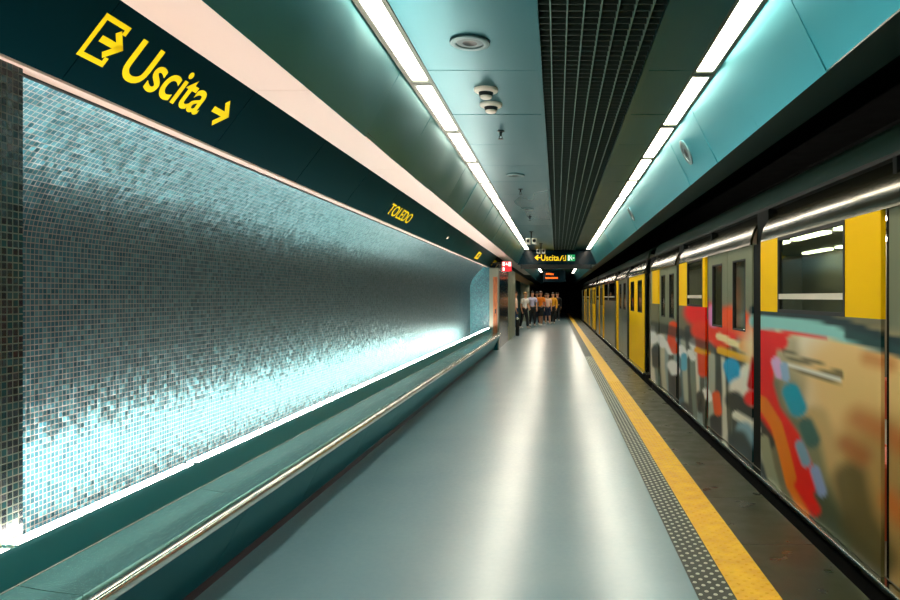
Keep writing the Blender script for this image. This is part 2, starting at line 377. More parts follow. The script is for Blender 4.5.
# eggcrate grille
root = thing('ceiling_grille', (.245, 9.8, ZC), 'long dark eggcrate grille let into the middle of the ceiling', 'grille')
m = MB()
for x0, x1 in ((-.135, -.105), (.595, .635)): m.box(x0, x1, YB, YBULK, ZC - .012, ZC + .13)
m.build('frame', M['steel'], root)
m = MB()
for k in range(7):
    x = -.037 + .0935 * k; m.box(x - .004, x + .004, YB, YBULK, ZC + .0, ZC + .05)
r = m.build('rib', M['rib'], root); r['kind'] = 'stuff'
m = MB(); y = -1.0
while y < YBULK:
    m.box(-.105, .595, y - .0035, y + .0035, ZC + .008, ZC + .05); y += .0905
r = m.build('cross_bar', M['bar'], root); r['kind'] = 'stuff'
m = MB(); m.box(-.105, .595, YB, YBULK, ZC + .12, ZC + .14); m.build('backing', M['black'], root)

# ceiling lamps: one thing per tube
def lamp_row(xa, xb, ya, fo, fi, phase, label, group, y0, y1):
    P = 1.515; k = math.floor((y0 - phase) / P) + 1; first = None
    while phase + k * P < y1 - P:
        y = phase + k * P; loc = ((xa + xb) / 2, y + P / 2, ZC)
        if first is None:
            root = first = thing('ceiling_light', loc, label, 'ceiling light', group)
            f = MB(); p, q = y + .004, y + P - .004
            lo, hi = min(fo, fi), max(fo, fi)
            f.box(lo, xa, p, q, ZC - .006, ZC + .04); f.box(xb, hi, p, q, ZC - .006, ZC + .04)
            f.box(xa, xb, p, p + .055, ZC - .006, ZC + .04); f.box(xa, xb, q - .055, q, ZC - .006, ZC + .04); f.box(lo, hi, p, q, ZC + .04, ZC + .06)
            f.build('housing', M['frame'], root)
            d = MB(); d.box(xa, xb, p + .055, q - .055, ZC + .004, ZC + .03); d.build('diffuser', M['tube'], root)
        else: dup(first, loc)
        k += 1
for y0, y1, w in ((YB, YBULK + .3, 'this side of the dark exit sign'), (YBULK + .2, 46, 'beyond the dark exit sign')):
    lamp_row(-1.054, -.937, 0, -1.087, -.907, 5.17, 'white tube light in the bench-side row, ' + w, 'ceiling lights on the bench side, ' + w, y0, y1)
    lamp_row(.973, 1.090, 0, 1.117, .952, 4.96, 'white tube light in the train-side row, ' + w, 'ceiling lights on the train side, ' + w, y0, y1)

# ------------------------------------------------------------------ bench with light trough
root = thing('bench', (-1.65, 8, 0), 'long steel bench running along the mosaic wall', 'bench')
zb = lambda v: H + v
def seg(name, prof, material, t=.01, y0=YB, y1=YALC1 - .05, gap=.004, smooth=True, phase=3.5, one=False):
    k = math.floor((y0 - phase) / PIT); 
    while phase + k * PIT < y1:
        p, q = max(phase + k * PIT, y0), min(phase + (k + 1) * PIT, y1); k += 1
        if q < 1.0: continue
        mb = MB(); mb.strip(prof, p + gap / 2, q - gap / 2, t); mb.build(name, material, root, smooth=smooth)
seat = [(-1.795, zb(-.968)), (-1.70, zb(-.985)), (-1.60, zb(-.998)), (-1.572, zb(-1.000))]
seg('seat_panel', seat[::-1], M['bench'], -.012)
nose = [(-1.572, zb(-1.0))] + [(-1.560 + .032 * math.sin(a), zb(-1.03) + .032 * math.cos(a)) for a in [0, .35, .7, 1.05, 1.4, 1.75, 2.1, 2.5]]
mb = MB(); mb.strip(nose, YB, YALC1 - .05, -.008); mb.build('seat_nose', M['bench_lip'], root, smooth=True)
fr = [nose[-1], (-1.585, zb(-1.12)), (-1.635, zb(-1.22)), (-1.69, zb(-1.33)), (-1.715, zb(-1.385))]
mb = MB(); mb.strip([(-1.715, zb(-1.387)), (-1.74, zb(-1.45))], YB, YALC1 - .05, -.01); mb.build('skirting', M['kick'], root)
seg('front_panel', fr, M['bench_front'], -.01, gap=.003)
mb = MB(); mb.strip([(-1.788, zb(-.972)), (-1.788, zb(-.956)), (-1.800, zb(-.950))], YB, YALC1 - .05, .008); mb.build('seat_lip', M['bench_lip'], root, smooth=True)
mb = MB(); mb.strip([(-1.800, zb(-.952)), (-1.803, zb(-.848)), (-1.811, zb(-.84))], YB, YALC1 - .05, -.008); mb.build('backrest', M['bench_back'], root, smooth=True)
mb = MB(); mb.box(-1.79, -1.62, YALC1 - .05, YALC1 - .03, 0.0, zb(-1.02)); mb.prism([(-1.74, 0), (-1.6, zb(-1.14)), (-1.54, zb(-1.03)), (-1.80, zb(-.98)), (-1.80, zb(-.85)), (-1.84, zb(-.85)), (-1.84, 0)], YALC1 - .05, YALC1 - .035); mb.build('end_cap', M['bench_front'], root)
# trough lamps
first = None; k = -4
while 3.53 + k * PIT < YALC1 - .3:
    y = 3.53 + k * PIT; k += 1
    if y < -.5: continue
    L_ = min(PIT, YALC1 - y - .06)
    loc = (-1.85, y + PIT / 2, zb(-.85))
    if first is None:
        first = thing('trough_light', loc, 'warm white light trough along the back of the bench', 'strip light', 'light trough behind the bench')
        f = MB(); f.box(-1.893, -1.881, y + .002, y + PIT - .002, zb(-1.22), zb(-1.2)); f.box(-1.822, -1.813, y + .002, y + PIT - .002, zb(-1.2), zb(-.838))
        f.box(-1.889, -1.822, y + .002, y + .02, zb(-1.2), zb(-.838)); f.box(-1.889, -1.822, y + PIT - .02, y + PIT - .002, zb(-1.2), zb(-.838))
        f.box(-1.893, -1.813, y + .002, y + PIT - .002, zb(-1.23), zb(-1.2))
        f.build('housing', M['bench_lip'], first)
        d = MB(); d.box(-1.888, -1.823, y + .021, y + PIT - .021, zb(-1.20), zb(-.842)); d.m = [1 if k_ % 6 == 1 else 0 for k_ in range(len(d.f))]; d.build('diffuser', [M['trough'], M['trough_top']], first)
    else:
        if L_ < PIT: break
        dup(first, loc)

# ------------------------------------------------------------------ lettering on the fascia
BX, BZ = BAND_T[0] - BAND_B[0], BAND_T[1] - BAND_B[1]; BL = math.hypot(BX, BZ)
UP = Vector((BX / BL, 0, BZ / BL)); NRM = Vector((UP.z, 0, -UP.x))
def on_band(px, py):
    """a point of the fascia plane -> (depth, distance up the fascia)"""
    r = (px - 557) / (297 - py); s = BX / BZ
    Y = (BAND_B[0] - s * (BAND_B[1] - H)) / (r - s); return F * Y / (297 - py), (Y - (BAND_B[1] - H)) * BL / BZ
def bandpt(y, u, off=.0): p = Vector((BAND_B[0], y, BAND_B[1])) + UP * u + NRM * off; return p
def bandM(y, u, off=.001):
    p = bandpt(y, u, off)
    return Matrix(((0, UP.x, NRM.x, p.x), (1, UP.y, NRM.y, p.y), (0, UP.z, NRM.z, p.z), (0, 0, 0, 1)))
def text_mesh(name, body, material, Mx, height, width=None, parent=None, bold=.0, thick=.001, align='LEFT'):
    cu = bpy.data.curves.new(name, 'FONT'); cu.body = body; cu.size = 1; cu.extrude = 0; cu.offset = bold
    cu.align_x = align; cu.resolution_u = 6
    tmp = bpy.data.objects.new(name + '_tmp', cu); C.objects.link(tmp); bpy.context.view_layer.update()
    me = bpy.data.meshes.new_from_object(tmp.evaluated_get(bpy.context.evaluated_depsgraph_get()))
    C.objects.unlink(tmp); bpy.data.objects.remove(tmp); bpy.data.curves.remove(cu)
    xs = [v.co.x for v in me.vertices]; capz = .729
    sy = height / capz; sx = sy if width is None else width / (max(xs) - min(xs)); x0 = min(xs)
    for v in me.vertices: v.co = Mx @ Vector(((v.co.x - x0) * sx, v.co.y * sy, 0))
    n = Vector((Mx[0][2], Mx[1][2], Mx[2][2]))
    bm = bmesh.new(); bm.from_mesh(me)
    g = bmesh.ops.extrude_face_region(bm, geom=bm.faces[:])
    bmesh.ops.translate(bm, verts=[e for e in g['geom'] if isinstance(e, bmesh.types.BMVert)], vec=n * thick)
    bmesh.ops.recalc_face_normals(bm, faces=bm.faces); bm.to_mesh(me); bm.free()
    me.name = name; me.materials.clear(); me.materials.append(material); me.polygons.foreach_set('use_smooth', [False] * len(me.polygons))
    o = bpy.data.objects.new(name, me); C.objects.link(o)
    if parent is not None: adopt(o, parent)
    return o
def flat(name, polys, material, Mx, parent, thick=.001):
    mb = MB()
    for pl in polys:
        k = len(pl); n = len(mb.v)
        mb.v += [tuple(Mx @ Vector((x, y, 0))) for x, y in pl] + [tuple(Mx @ Vector((x, y, thick))) for x, y in pl]
        mb.f.append(tuple(range(n, n + k))[::-1]); mb.f.append(tuple(range(n + k, n + 2 * k))); mb.m += [0, 0]
        for i in range(k):
            j = (i + 1) % k; mb.f.append((n + i, n + j, n + k + j, n + k + i)); mb.m.append(0)
    return mb.build(name, material, parent)
def arrow_polys(cx, cy, s, w, d=1):
    """arrow pointing along +x (d=1) or -x: shaft and two barbs"""
    f = lambda pts: [(cx + d * x * s, cy + y * s) for x, y in pts]
    out = [f([(-.5, -w/2), (.34, -w/2), (.34, w/2), (-.5, w/2)])]
    for q in (1, -1):
        ax, ay, bx, by = .46, 0, -.02, q * .46; l = math.hypot(bx - ax, by - ay); nx, ny = -(by - ay) / l * w / 2, (bx - ax) / l * w / 2
        ex, ey = (ax - bx) / l * w / 2, (ay - by) / l * w / 2
        out.append(f([(ax + nx + ex, ay + ny + ey), (bx + nx, by + ny), (bx - nx, by - ny), (ax - nx + ex, ay - ny + ey)]))
    return out
def band_thing(y0, y1, name, label, cat):
    root = thing(name, (BAND_B[0], (y0 + y1) / 2, BAND_B[1]), label, cat)
    mb = MB(); t = .02
    P0 = [bandpt(y0 + .0025, 0), bandpt(y1 - .0025, 0), bandpt(y1 - .0025, BL), bandpt(y0 + .0025, BL)]
    P1 = [p - NRM * t for p in P0]; n = 0; mb.v += [tuple(p) for p in P0 + P1]
    for f in ((0,1,2,3),(7,6,5,4),(0,4,5,1),(1,5,6,2),(2,6,7,3),(3,7,4,0)): mb.f.append(f); mb.m.append(0)
    mb.build('panel', M['band'], root); return root
ex = band_thing(SIGN0, SIGN0 + PIT, 'exit_sign', 'navy fascia panel with large yellow Uscita lettering and exit symbol', 'sign')
a = on_band(75.2, 53.7); b_ = on_band(107.2, 13); c_ = on_band(102, 67); d_ = on_band(131.5, 28)
y0i = (a[0] + b_[0]) / 2; y1i = (c_[0] + d_[0]) / 2; u0i = (a[1] + c_[1]) / 2; u1i = (b_[1] + d_[1]) / 2
w = .022; STUB = .020
icon = [[(y0i, u0i), (y0i + w, u0i), (y0i + w, u1i), (y0i, u1i)], [(y0i + w, u1i - w), (y1i, u1i - w), (y1i, u1i), (y0i + w, u1i)], [(y0i + w, u0i), (y1i, u0i), (y1i, u0i + w), (y0i + w, u0i + w)],
        [(y1i - w, u1i - w - STUB), (y1i, u1i - w - STUB), (y1i, u1i - w), (y1i - w, u1i - w)], [(y1i - w, u0i + w), (y1i, u0i + w), (y1i, u0i + w + STUB), (y1i - w, u0i + w + STUB)]]
ic = on_band(113, 45)
flat('exit_symbol', icon + arrow_polys(ic[0] - .015, ic[1], .12, .24), M['yellow'], bandM(0, 0), ex)
ut = on_band(150, 40); ub = on_band(128.5, 80.6); ae = on_band(197.5, 112)
text_mesh('lettering', 'Uscita', M['yellow'], bandM(on_band(119, 71.5)[0], ub[1]), ut[1] - ub[1], ae[0] - on_band(119, 71.5)[0], ex, bold=.014)
ar = on_band(220, 112.5)
flat('arrow', arrow_polys(ar[0], ar[1], .15, .22), M['yellow'], bandM(0, 0), ex)
t0 = on_band(386, 213); t1 = on_band(391, 201); t2 = on_band(408, 223)
nm = band_thing(NAME0, NAME0 + PIT, 'station_name_sign', 'navy fascia panel with small yellow TOLEDO station name', 'sign')
text_mesh('lettering', 'TOLEDO', M['yellow'], bandM(t0[0], t0[1]), t1[1] - t0[1], t2[0] - t0[0], nm, bold=.01)
print('SIGN', SIGN0, y0i, y1i, u0i, u1i, ut, ub, ae, ar, 'NAME', NAME0, t0, t1, t2, BL)
# small yellow plates further along
pa = on_band(474.5, 258); pb = on_band(480.5, 251)
for (q, lab) in ((on_band(478, 255.5), 'small yellow notice plate on the navy fascia, past the station name'), (on_band(493.8, 263.2), 'smaller dull yellow plate at the far end of the navy fascia')):
    pr = thing('notice_plate', tuple(bandpt(q[0], q[1])), lab, 'notice')
    flat('plate', [[(q[0] - .28, q[1] - .09), (q[0] + .28, q[1] - .09), (q[0] + .28, q[1] + .09), (q[0] - .28, q[1] + .09)]], M['yellow'], bandM(0, 0), pr, .01)
    flat('symbol', [[(q[0] - .15, q[1] - .04), (q[0] + .02, q[1] - .04), (q[0] + .02, q[1] + .05), (q[0] - .15, q[1] + .05)], [(q[0] + .07, q[1] - .04), (q[0] + .14, q[1] - .04), (q[0] + .14, q[1] + .05), (q[0] + .07, q[1] + .05)]], M['brownband'], bandM(0, 0, .011), pr, .001)
# tiny round lens on the fascia
q = on_band(447.5, 237.5)
mb = MB(); mb.lathe([(0, .012), (.02, .012), (.028, 0)], bandM(q[0], q[1], 0), 14); tag(mb.build('fascia_stud', M['white']), 'tiny pale stud on the navy fascia before the yellow plate', 'stud')

# ------------------------------------------------------------------ ceiling fittings
DOWN = Matrix.Rotation(PI, 4, 'X')
def speaker(Mx, label):
    p = Mx.translation; root = thing('ceiling_speaker', tuple(p), label, 'speaker', None)
    a = MB(); a.lathe([(.124, 0), (.124, .010), (.112, .016), (.086, .012), (.084, .004)], Mx, 32); a.build('rim', M['rim'], root, smooth=True)
    g = MB(); g.lathe([(.085, .006), (.05, .010), (.046, .009)], Mx, 32); g.build('mesh_cover', M['grill'], root, smooth=True)
    c = MB(); c.lathe([(.046, .008), (.03, .003), (0, .002)], Mx, 24); c.build('cone', M['dark'], root, smooth=True)
for y, lab in ((4.34, 'large round speaker in the flat ceiling, nearest of the ceiling fittings'), (9.07, 'round ceiling speaker just past the first sprinkler head'), (12.57, 'small distant ceiling speaker before the white camera')):
    speaker(Matrix.Translation((-.54, y, ZC)) @ DOWN, lab)
slope_n = Vector((-(SOF_R[1] - CEIL_R[1]), 0, SOF_R[0] - CEIL_R[0])); slope_n = Vector((-.458, 0, -.224)).normalized()
for y, lab in ((6.6, 'round speaker in the sloping steel on the train side, nearer one'), (11.5, 'farther round speaker in the sloping steel on the train side')):
    tt = .47; p = Vector((CEIL_R[0] + (SOF_R[0] - CEIL_R[0]) * tt, y, CEIL_R[1] + (SOF_R[1] - CEIL_R[1]) * tt))
    speaker(Matrix.Translation(p + slope_n * .003) @ slope_n.to_track_quat('Z', 'Y').to_matrix().to_4x4(), lab)
for y, lab in ((5.32, 'white smoke detector nearer the large round speaker'), (5.73, 'white smoke detector, the farther of the pair on the ceiling')):
    Mx = Matrix.Translation((-.54, y, ZC)) @ DOWN
    root = thing('smoke_detector', (-.54, y, ZC), lab, 'smoke detector')
    a = MB(); a.lathe([(.092, 0), (.092, .014), (.086, .022), (.066, .030), (.064, .028), (0, .028)], Mx, 28); a.build('base', M['white'], root, smooth=True)
    a = MB(); a.lathe([(.056, .028), (.05, .055), (.046, .055), (0, .055)], Mx, 24); a.build('sensor_vents', M['dark'], root, smooth=True)
    a = MB(); a.lathe([(0, .074), (.032, .074), (.044, .066), (.046, .055), (0, .055)], Mx, 24); a.build('sensor_cap', M['white'], root, smooth=True)
for y, lab in ((6.66, 'sprinkler head just past the smoke detectors'), (10.24, 'second sprinkler head, between the small speakers'), (13.8, 'third sprinkler head, just before the white camera')):
    root = thing('sprinkler', (-.535, y, ZC), lab, 'sprinkler')
    a = MB(); a.lathe([(.035, 0), (.033, .008), (.012, .012), (.010, .05), (0, .05)], Matrix.Translation((-.535, y, ZC)) @ DOWN, 16); a.build('body', M['dark'], root, smooth=True)
    a = MB(); a.lathe([(0, .074), (.026, .076), (.026, .079), (0, .080)], Matrix.Translation((-.535, y, ZC)) @ DOWN, 16)
    for s in (-1, 1): a.tube((-.535 + s*.010, y, ZC - .048), (-.535 + s*.016, y, ZC - .062), .003, 6); a.tube((-.535 + s*.016, y, ZC - .062), (-.535, y, ZC - .076), .003, 6)
    a.build('deflector', M['dark'], root, smooth=True)
for y, s, lab in ((16.9, 1, 'white security camera under the ceiling, nearer one'), (20.6, .8, 'farther white security camera under the ceiling')):
    x = -.62 + (.0 if s == 1 else .15)
    root = thing('security_camera', (x, y, ZC), lab, 'camera')
    a = MB(); a.tube((x, y, ZC), (x, y, ZC - .16), .018); a.lathe([(.05, 0), (.05, .015), (0, .015)], Matrix.Translation((x, y, ZC)) @ DOWN, 16); a.build('bracket', M['dark'], root)
    for sx in (-1, 1):
        a = MB(); a.box(x + sx*.075 - .055, x + sx*.075 + .055, y - .16, y + .14, ZC - .30, ZC - .17); o = a.build('camera_body', M['white'], root, bevel=.012)
        g = MB(); g.lathe([(.04, 0), (.04, .02), (.03, .022), (0, .015)], Matrix.Translation((x + sx*.075, y - .16, ZC - .235)) @ Matrix.Rotation(PI/2, 4, 'X'), 16); g.build('lens', M['dark'], root, smooth=True)

# ------------------------------------------------------------------ hanging exit bulkhead
root = thing('hanging_exit_sign', (0, YBULK, H + 1.0), 'dark overhead bulkhead with backlit yellow Uscita and green exit symbol', 'sign')
mb = MB(); mb.prism([(-1.335, H + 1.09), (-1.08, ZC - .005), (1.11, ZC - .005), (1.335, H + 1.09)], YBULK + .01, YBULK + .25); mb.build('housing', M['signblack'], root)
mb = MB(); mb.box(-1.22, 1.16, YBULK - .05, YBULK + .12, H + .95, H + 1.085); mb.build('lower_rail', M['dark'], root, bevel=.01)
def fz_(px, py, yy): return ((px - 557) * yy / F, (297 - py) * yy / F + H)
def facing(px, py, yy): x, z = fz_(px, py, yy); return Matrix(((1,0,0,x),(0,0,-1,yy),(0,1,0,z),(0,0,0,1)))
S = YBULK / F
text_mesh('lettering', 'Uscita', M['yellow_lit'], facing(541, 260.6, YBULK + .008), 6.2 * S, 18 * S, root, bold=.015, thick=.004)
flat('arrow', arrow_polys(0, 0, 5.2 * S, .24, -1), M['yellow_lit'], facing(538, 257.6, YBULK + .008), root, .004)
mb_ic = []
q = lambda *pp: [(x * S, y * S) for x, y in pp]
mb_ic += [q((0,0),(1,0),(3.2,4.6),(2.4,5)), q((2.6,4.6),(4.2,4.6),(4.2,5.3),(2.6,5.3)), q((4,0),(6.6,0),(6.6,.8),(4,.8)), q((5.9,.8),(6.6,.8),(6.6,5.6),(5.9,5.6)), q((3.4,1.4),(4.4,1.6),(4.9,3.4),(4.2,3.6))]
flat('stairs_symbol', mb_ic, M['yellow_lit'], facing(559.4, 260.8, YBULK + .008), root, .004)
gp = flat('exit_panel', [q((0,0),(7.8,0),(7.8,6.4),(0,6.4))], M['green_lit'], facing(567.2, 261, YBULK + .008), root, .006)
run = [q((.8,.5),(2.4,.5),(2.4,5.8),(.8,5.8)), q((3.0,3.6),(3.9,4.4),(4.3,2.6),(3.6,2.2)), q((3.6,2.4),(4.3,2.6),(5.2,1.0),(4.6,.7)), q((3.7,4.5),(4.5,4.6),(4.4,5.4),(3.7,5.3)), q((5.4,2.6),(7.2,2.6),(7.2,3.4),(5.4,3.4))]
flat('running_figure', run, M['white_lit'], facing(567.2, 261, YBULK + .002), gp, .003)
# red and white box at the end of the alcove
bx = fz_(502, 271.5, 18.9); tx = fz_(511.5, 261.5, 18.9)
root = thing('emergency_sign', ((bx[0]+tx[0])/2, 18.9, tx[1]), 'small red and white emergency sign by the end of the alcove', 'sign')
mb = MB(); mb.box(bx[0], tx[0], 18.86, 18.95, bx[1], tx[1]); mb.build('box', M['red_lit'], root, bevel=.004)
hh = (tx[1] - bx[1]); ww = tx[0] - bx[0]
Mx = Matrix(((1,0,0,bx[0]),(0,0,-1,18.859),(0,1,0,bx[1]),(0,0,0,1)))
flat('white_symbols', [[(.02, hh*.55), (ww*.3, hh*.55), (ww*.3, hh*.95), (.02, hh*.95)], [(ww*.38, hh*.66), (ww*.62, hh*.62), (ww*.5, hh*.93)], [(ww*.7, hh*.52), (ww*.95, hh*.52), (ww*.95, hh*.95), (ww*.7, hh*.95)], [(.02, hh*.08), (ww*.28, hh*.08), (ww*.28, hh*.4), (.02, hh*.4)]], M['white_lit'], Mx, root, .003)
mb = MB(); mb.box(bx[0] - .3, bx[0] + .02, 18.90, 18.93, tx[1] - .07, tx[1] - .04); mb.build('bracket', M['dark'], root)
# departure board far off
yy = 40; a0 = fz_(543, 282, yy); a1 = fz_(565.5, 269.5, yy)
root = thing('departure_board', (0, yy, a1[1]), 'distant dark departure board with orange text lines', 'display')
mb = MB(); mb.box(a0[0], a1[0], yy, yy + .2, a0[1], a1[1] - .06); mb.build('housing', M['signblack'], root, bevel=.01)
mb = MB()
for x in (a0[0] + .2, a1[0] - .2): mb.tube((x, yy + .1, a1[1] - .07), (x, yy + .1, ZC), .02)
mb.build('hanger', M['dark'], root)
s4 = yy / F; rows = []
for (px, py, n, wd) in ((545.5, 278.7, 12, .75), (546, 274.6, 3, 1.2), (550.5, 275, 3, .8)):
    for i in range(n): rows.append([((px - 557 + i * 1.05 * (wd/.75)) * s4, (297 - py) * s4), ((px - 557 + i * 1.05 * (wd/.75) + wd) * s4, (297 - py) * s4), ((px - 557 + i * 1.05 * (wd/.75) + wd) * s4, (297 - py + 1.5) * s4), ((px - 557 + i * 1.05 * (wd/.75)) * s4, (297 - py + 1.5) * s4)])
flat('led_rows', rows, M['orange_lit'], Matrix(((1,0,0,0),(0,0,-1,yy - .002),(0,1,0,H),(0,0,0,1))), root, .002)

# ------------------------------------------------------------------ pier and wall beyond the alcove
M['pierm'] = mat('pier_grey_metal', (.22,.25,.20), .35, .6)
M['wood'] = noise_mod(mat('orange_brown_panel', lin(150,85,35), .4), (6,6,1), 5, 3, .3, .5, 0, lin(125,62,22), lin(175,100,45))
M['greenwall'] = noise_mod(mat('pale_green_wall', (.30,.34,.25), .4), (1,1,1), 3, 3, .3, .5)
m = MB(); m.box(-2.6, -1.62, 19.46, 23.3, 0, H + .95); struct(m.build('wall_middle', M['signblack']), 'black wall past the alcove')
m = MB(); m.box(-1.86, -1.60, YALC1 + .02, 19.46, 0, H + .80); struct(m.build('trim_17', M['pierm'], bevel=.01), 'grey metal pier end')
m = MB(); m.box(-1.745, -1.63, YALC1 - .012, YALC1 + .02, 0, H + .55); root = tag(m.build('door_panel', M['wood'], bevel=.004), 'narrow orange-brown panel on the pier past the bench', 'panel')
h_ = MB(); h_.box(-1.70, -1.67, YALC1 - .03, YALC1 - .012, 1.0, 1.12); h_.build('handle', M['dark'], root)
m = MB(); m.box(-2.6, -1.60, 23.3, 26.7, 0, H + .95); struct(m.build('wall_green', M['greenwall']), 'pale green wall past the black wall')
m = MB(); m.box(-2.6, -2.2, 26.7, YE, 0, H + .95); struct(m.build('wall_deep', M['band']), 'dark wall behind the waiting people')
m = MB(); m.box(-2.2, -1.7, 42, 43.2, 0, H + .95); struct(m.build('wall_column', M['greenwall'], bevel=.02), 'far column')
# litter bin beside the green wall
root = thing('litter_bin', (-1.48, 26.2, 0), 'slim dark litter bin by the pale green wall', 'bin')
a = MB(); a.lathe([(0,0), (.06,0), (.07,.04), (.07,.62), (.06,.64), (0,.64)], Matrix.Translation((-1.48, 26.2, 0)), 20); a.build('body', M['dark'], root, smooth=True)
a = MB(); a.lathe([(.072,.60), (.075,.66), (.055,.68), (.05,.66)], Matrix.Translation((-1.48, 26.2, 0)), 20); a.build('rim', M['bench_lip'], root, smooth=True)

# ------------------------------------------------------------------ train
XS = 1.60; TB = H - 1.385; TW0, TW1 = H - .11, H + .43; TH = H + .69
def Zt(px): return F * XS / (px - 557)
# sprayed paint: soft strokes given in a flat layout of the carriage side, evaluated for every vertex
strokes = []
def stroke(col, pts, w, soft=.6, op=1.0):
    c = np.array(lin(*col)); g = c.mean(); k = 1.35 if (max(col) - min(col)) / max(col) > .6 else 1.0; c = np.clip((g + (c - g) * k) * 1.5, .004, .9)
    strokes.append((c, np.array(pts, float), w, soft, op))
def paint_setup():
    r = random.Random(3)
    # ---- tall narrow pale shapes on the far half
    cols = [(150,155,140),(60,66,55),(205,198,180),(96,110,100),(170,165,140),(40,48,44),(120,140,140),(190,186,170),(84,88,66),(58,96,110)]
    for x in range(644, 764, 4):
        top = 330 + (x - 644) * .05 + r.uniform(-6, 10); bot = 375 + (x - 644) * .95
        c = r.choice(cols); stroke(c, [(x, top), (x + r.uniform(-2, 3), (top + bot) / 2), (x + r.uniform(-1, 5), bot + 8)], r.uniform(2.2, 4.2), .7, .95)
    for x, y, w in ((650,333,5),(660,338,4),(672,365,5),(668,345,4),(681,349,4),(694,343,5),(706,392,4),(690,352,3)): stroke((222,214,200), [(x, y), (x + 3, y + 6)], w, .6)
    for x, y, w in ((655,350,4),(684,408,6),(676,380,5),(700,395,4),(662,395,4),(715,420,6)): stroke((34,38,36), [(x, y), (x + 1, y + 14)], w, .7)
    stroke((225,95,30), [(673,325),(671,340),(675,350)], 4); stroke((220,90,25), [(700,340),(702,352),(703,372)], 5); stroke((235,150,80), [(697,350),(708,352)], 3)
    stroke((210,95,35), [(716,395),(718,412)], 4); stroke((70,150,175), [(645,335),(647,350)], 3); stroke((70,150,175), [(684,356),(684,368)], 3)
    # ---- dark outline and orange field on the door
    stroke((30,38,36), [(652,326),(668,330),(684,335),(705,345),(722,352),(738,360)], 5, .7, .8)
    stroke((226,72,14), [(698,312),(708,318),(718,322),(724,334)], 14, .6); stroke((232,88,18), [(700,330),(716,334),(722,340)], 9, .6)
    stroke((222,96,26), [(730,318),(742,324),(752,334)], 12, .7); stroke((186,130,190), [(713,310),(714,322)], 5, .9, .8)
    stroke((244,190,140), [(719,336),(735,344),(748,349)], 3.4, .6); stroke((244,160,80), [(720,350),(738,356),(752,360)], 3.6, .6); stroke((240,140,50), [(745,346),(758,354)], 6, .7)
    # ---- blue and white round forms
    stroke((36,140,175), [(731,366),(735,378)], 8, .5); stroke((214,206,190), [(748,372),(749,386)], 8, .6); stroke((205,198,184), [(739,388),(744,386)], 10, .6)
    stroke((22,34,34), [(734,400),(745,412),(760,424),(768,440)], 9, .6); stroke((205,205,190), [(736,415),(748,422),(757,430)], 4, .7); stroke((110,150,165), [(744,430),(752,448)], 8, .8)
    stroke((20,44,46), [(738,440),(750,462),(768,486)], 10, .8); stroke((130,135,110), [(764,440),(770,470),(776,490)], 5, .7)
    # ---- the right hand field
    stroke((205,190,150), [(770,345),(800,348),(835,356),(900,372),(1000,390)], 26, .9); stroke((146,140,112), [(790,352),(800,400)], 16, .9, .8); stroke((205,196,176), [(815,345),(826,372),(822,400)], 16, .8)
    stroke((206,172,116), [(840,370),(850,420),(850,470)], 36, .9); stroke((208,172,112), [(880,385),(910,420),(1000,470)], 44, .9); stroke((150,120,66), [(880,470),(900,540),(950,600)], 50, 1., .9)
    stroke((176,150,100), [(815,420),(830,460),(838,500)], 14, .9); stroke((110,112,84), [(805,440),(815,480),(838,540)], 14, .9)
    stroke((52,66,46), [(815,500),(835,530),(868,575)], 16, 1., .9); stroke((74,70,40), [(850,480),(858,520),(880,560)], 18, 1., .9)
    stroke((150,82,32), [(858,418),(884,430),(905,446)], 11, 1.9, .6); stroke((128,66,26), [(846,444),(862,456)], 9, 1.9, .6); stroke((158,92,36), [(868,358),(890,364)], 7, 1.9, .6); stroke((170,96,40), [(890,500),(905,520)], 10, 1.9, .6)
    for dy in (0, 5, 14): stroke((70,68,48), [(783,350 + dy),(815,362 + dy),(842,372 + dy)], 1.3, .9, .8)
    stroke((232,222,196), [(783,363),(812,371),(840,380)], 1.5, .8)
    # ---- red lightning
    stroke((206,46,14), [(764,326),(766,350),(762,385),(770,412),(790,440),(803,470),(806,486)], 11, .5); stroke((200,40,12), [(752,398),(766,402)], 8, .6); stroke((210,60,16), [(770,340),(780,342)], 8, .7)
    stroke((150,26,16), [(756,360),(752,385)], 5, .8); stroke((244,126,30), [(762,402),(776,424),(784,452),(792,485),(806,510)], 6, .5); stroke((232,80,16), [(800,485),(815,510)], 6, .8)
    stroke((196,70,30), [(768,334),(800,333),(826,336)], 2.6, .7)
    stroke((196,160,200), [(776,362),(780,374)], 5, .7); stroke((130,160,190), [(784,366),(786,378)], 4, .8); stroke((30,132,152), [(791,392),(798,408)], 9, .6); stroke((100,140,165), [(800,445),(806,462)], 5, .9); stroke((120,140,180), [(815,470),(822,492)], 5, .9); stroke((40,84,80), [(806,425),(812,440)], 8, .9)
    # ---- blue green ribbon with dark upper edge
    stroke((118,176,172), [(757,321),(790,323),(830,330),(870,341),(905,348),(1000,365)], 8, .45); stroke((20,44,48), [(754,310),(785,312),(820,317),(850,326),(880,337),(905,344),(1000,352)], 5, .6); stroke((26,60,60), [(850,335),(880,345),(905,354),(1000,372)], 6, .8)
paint_setup()
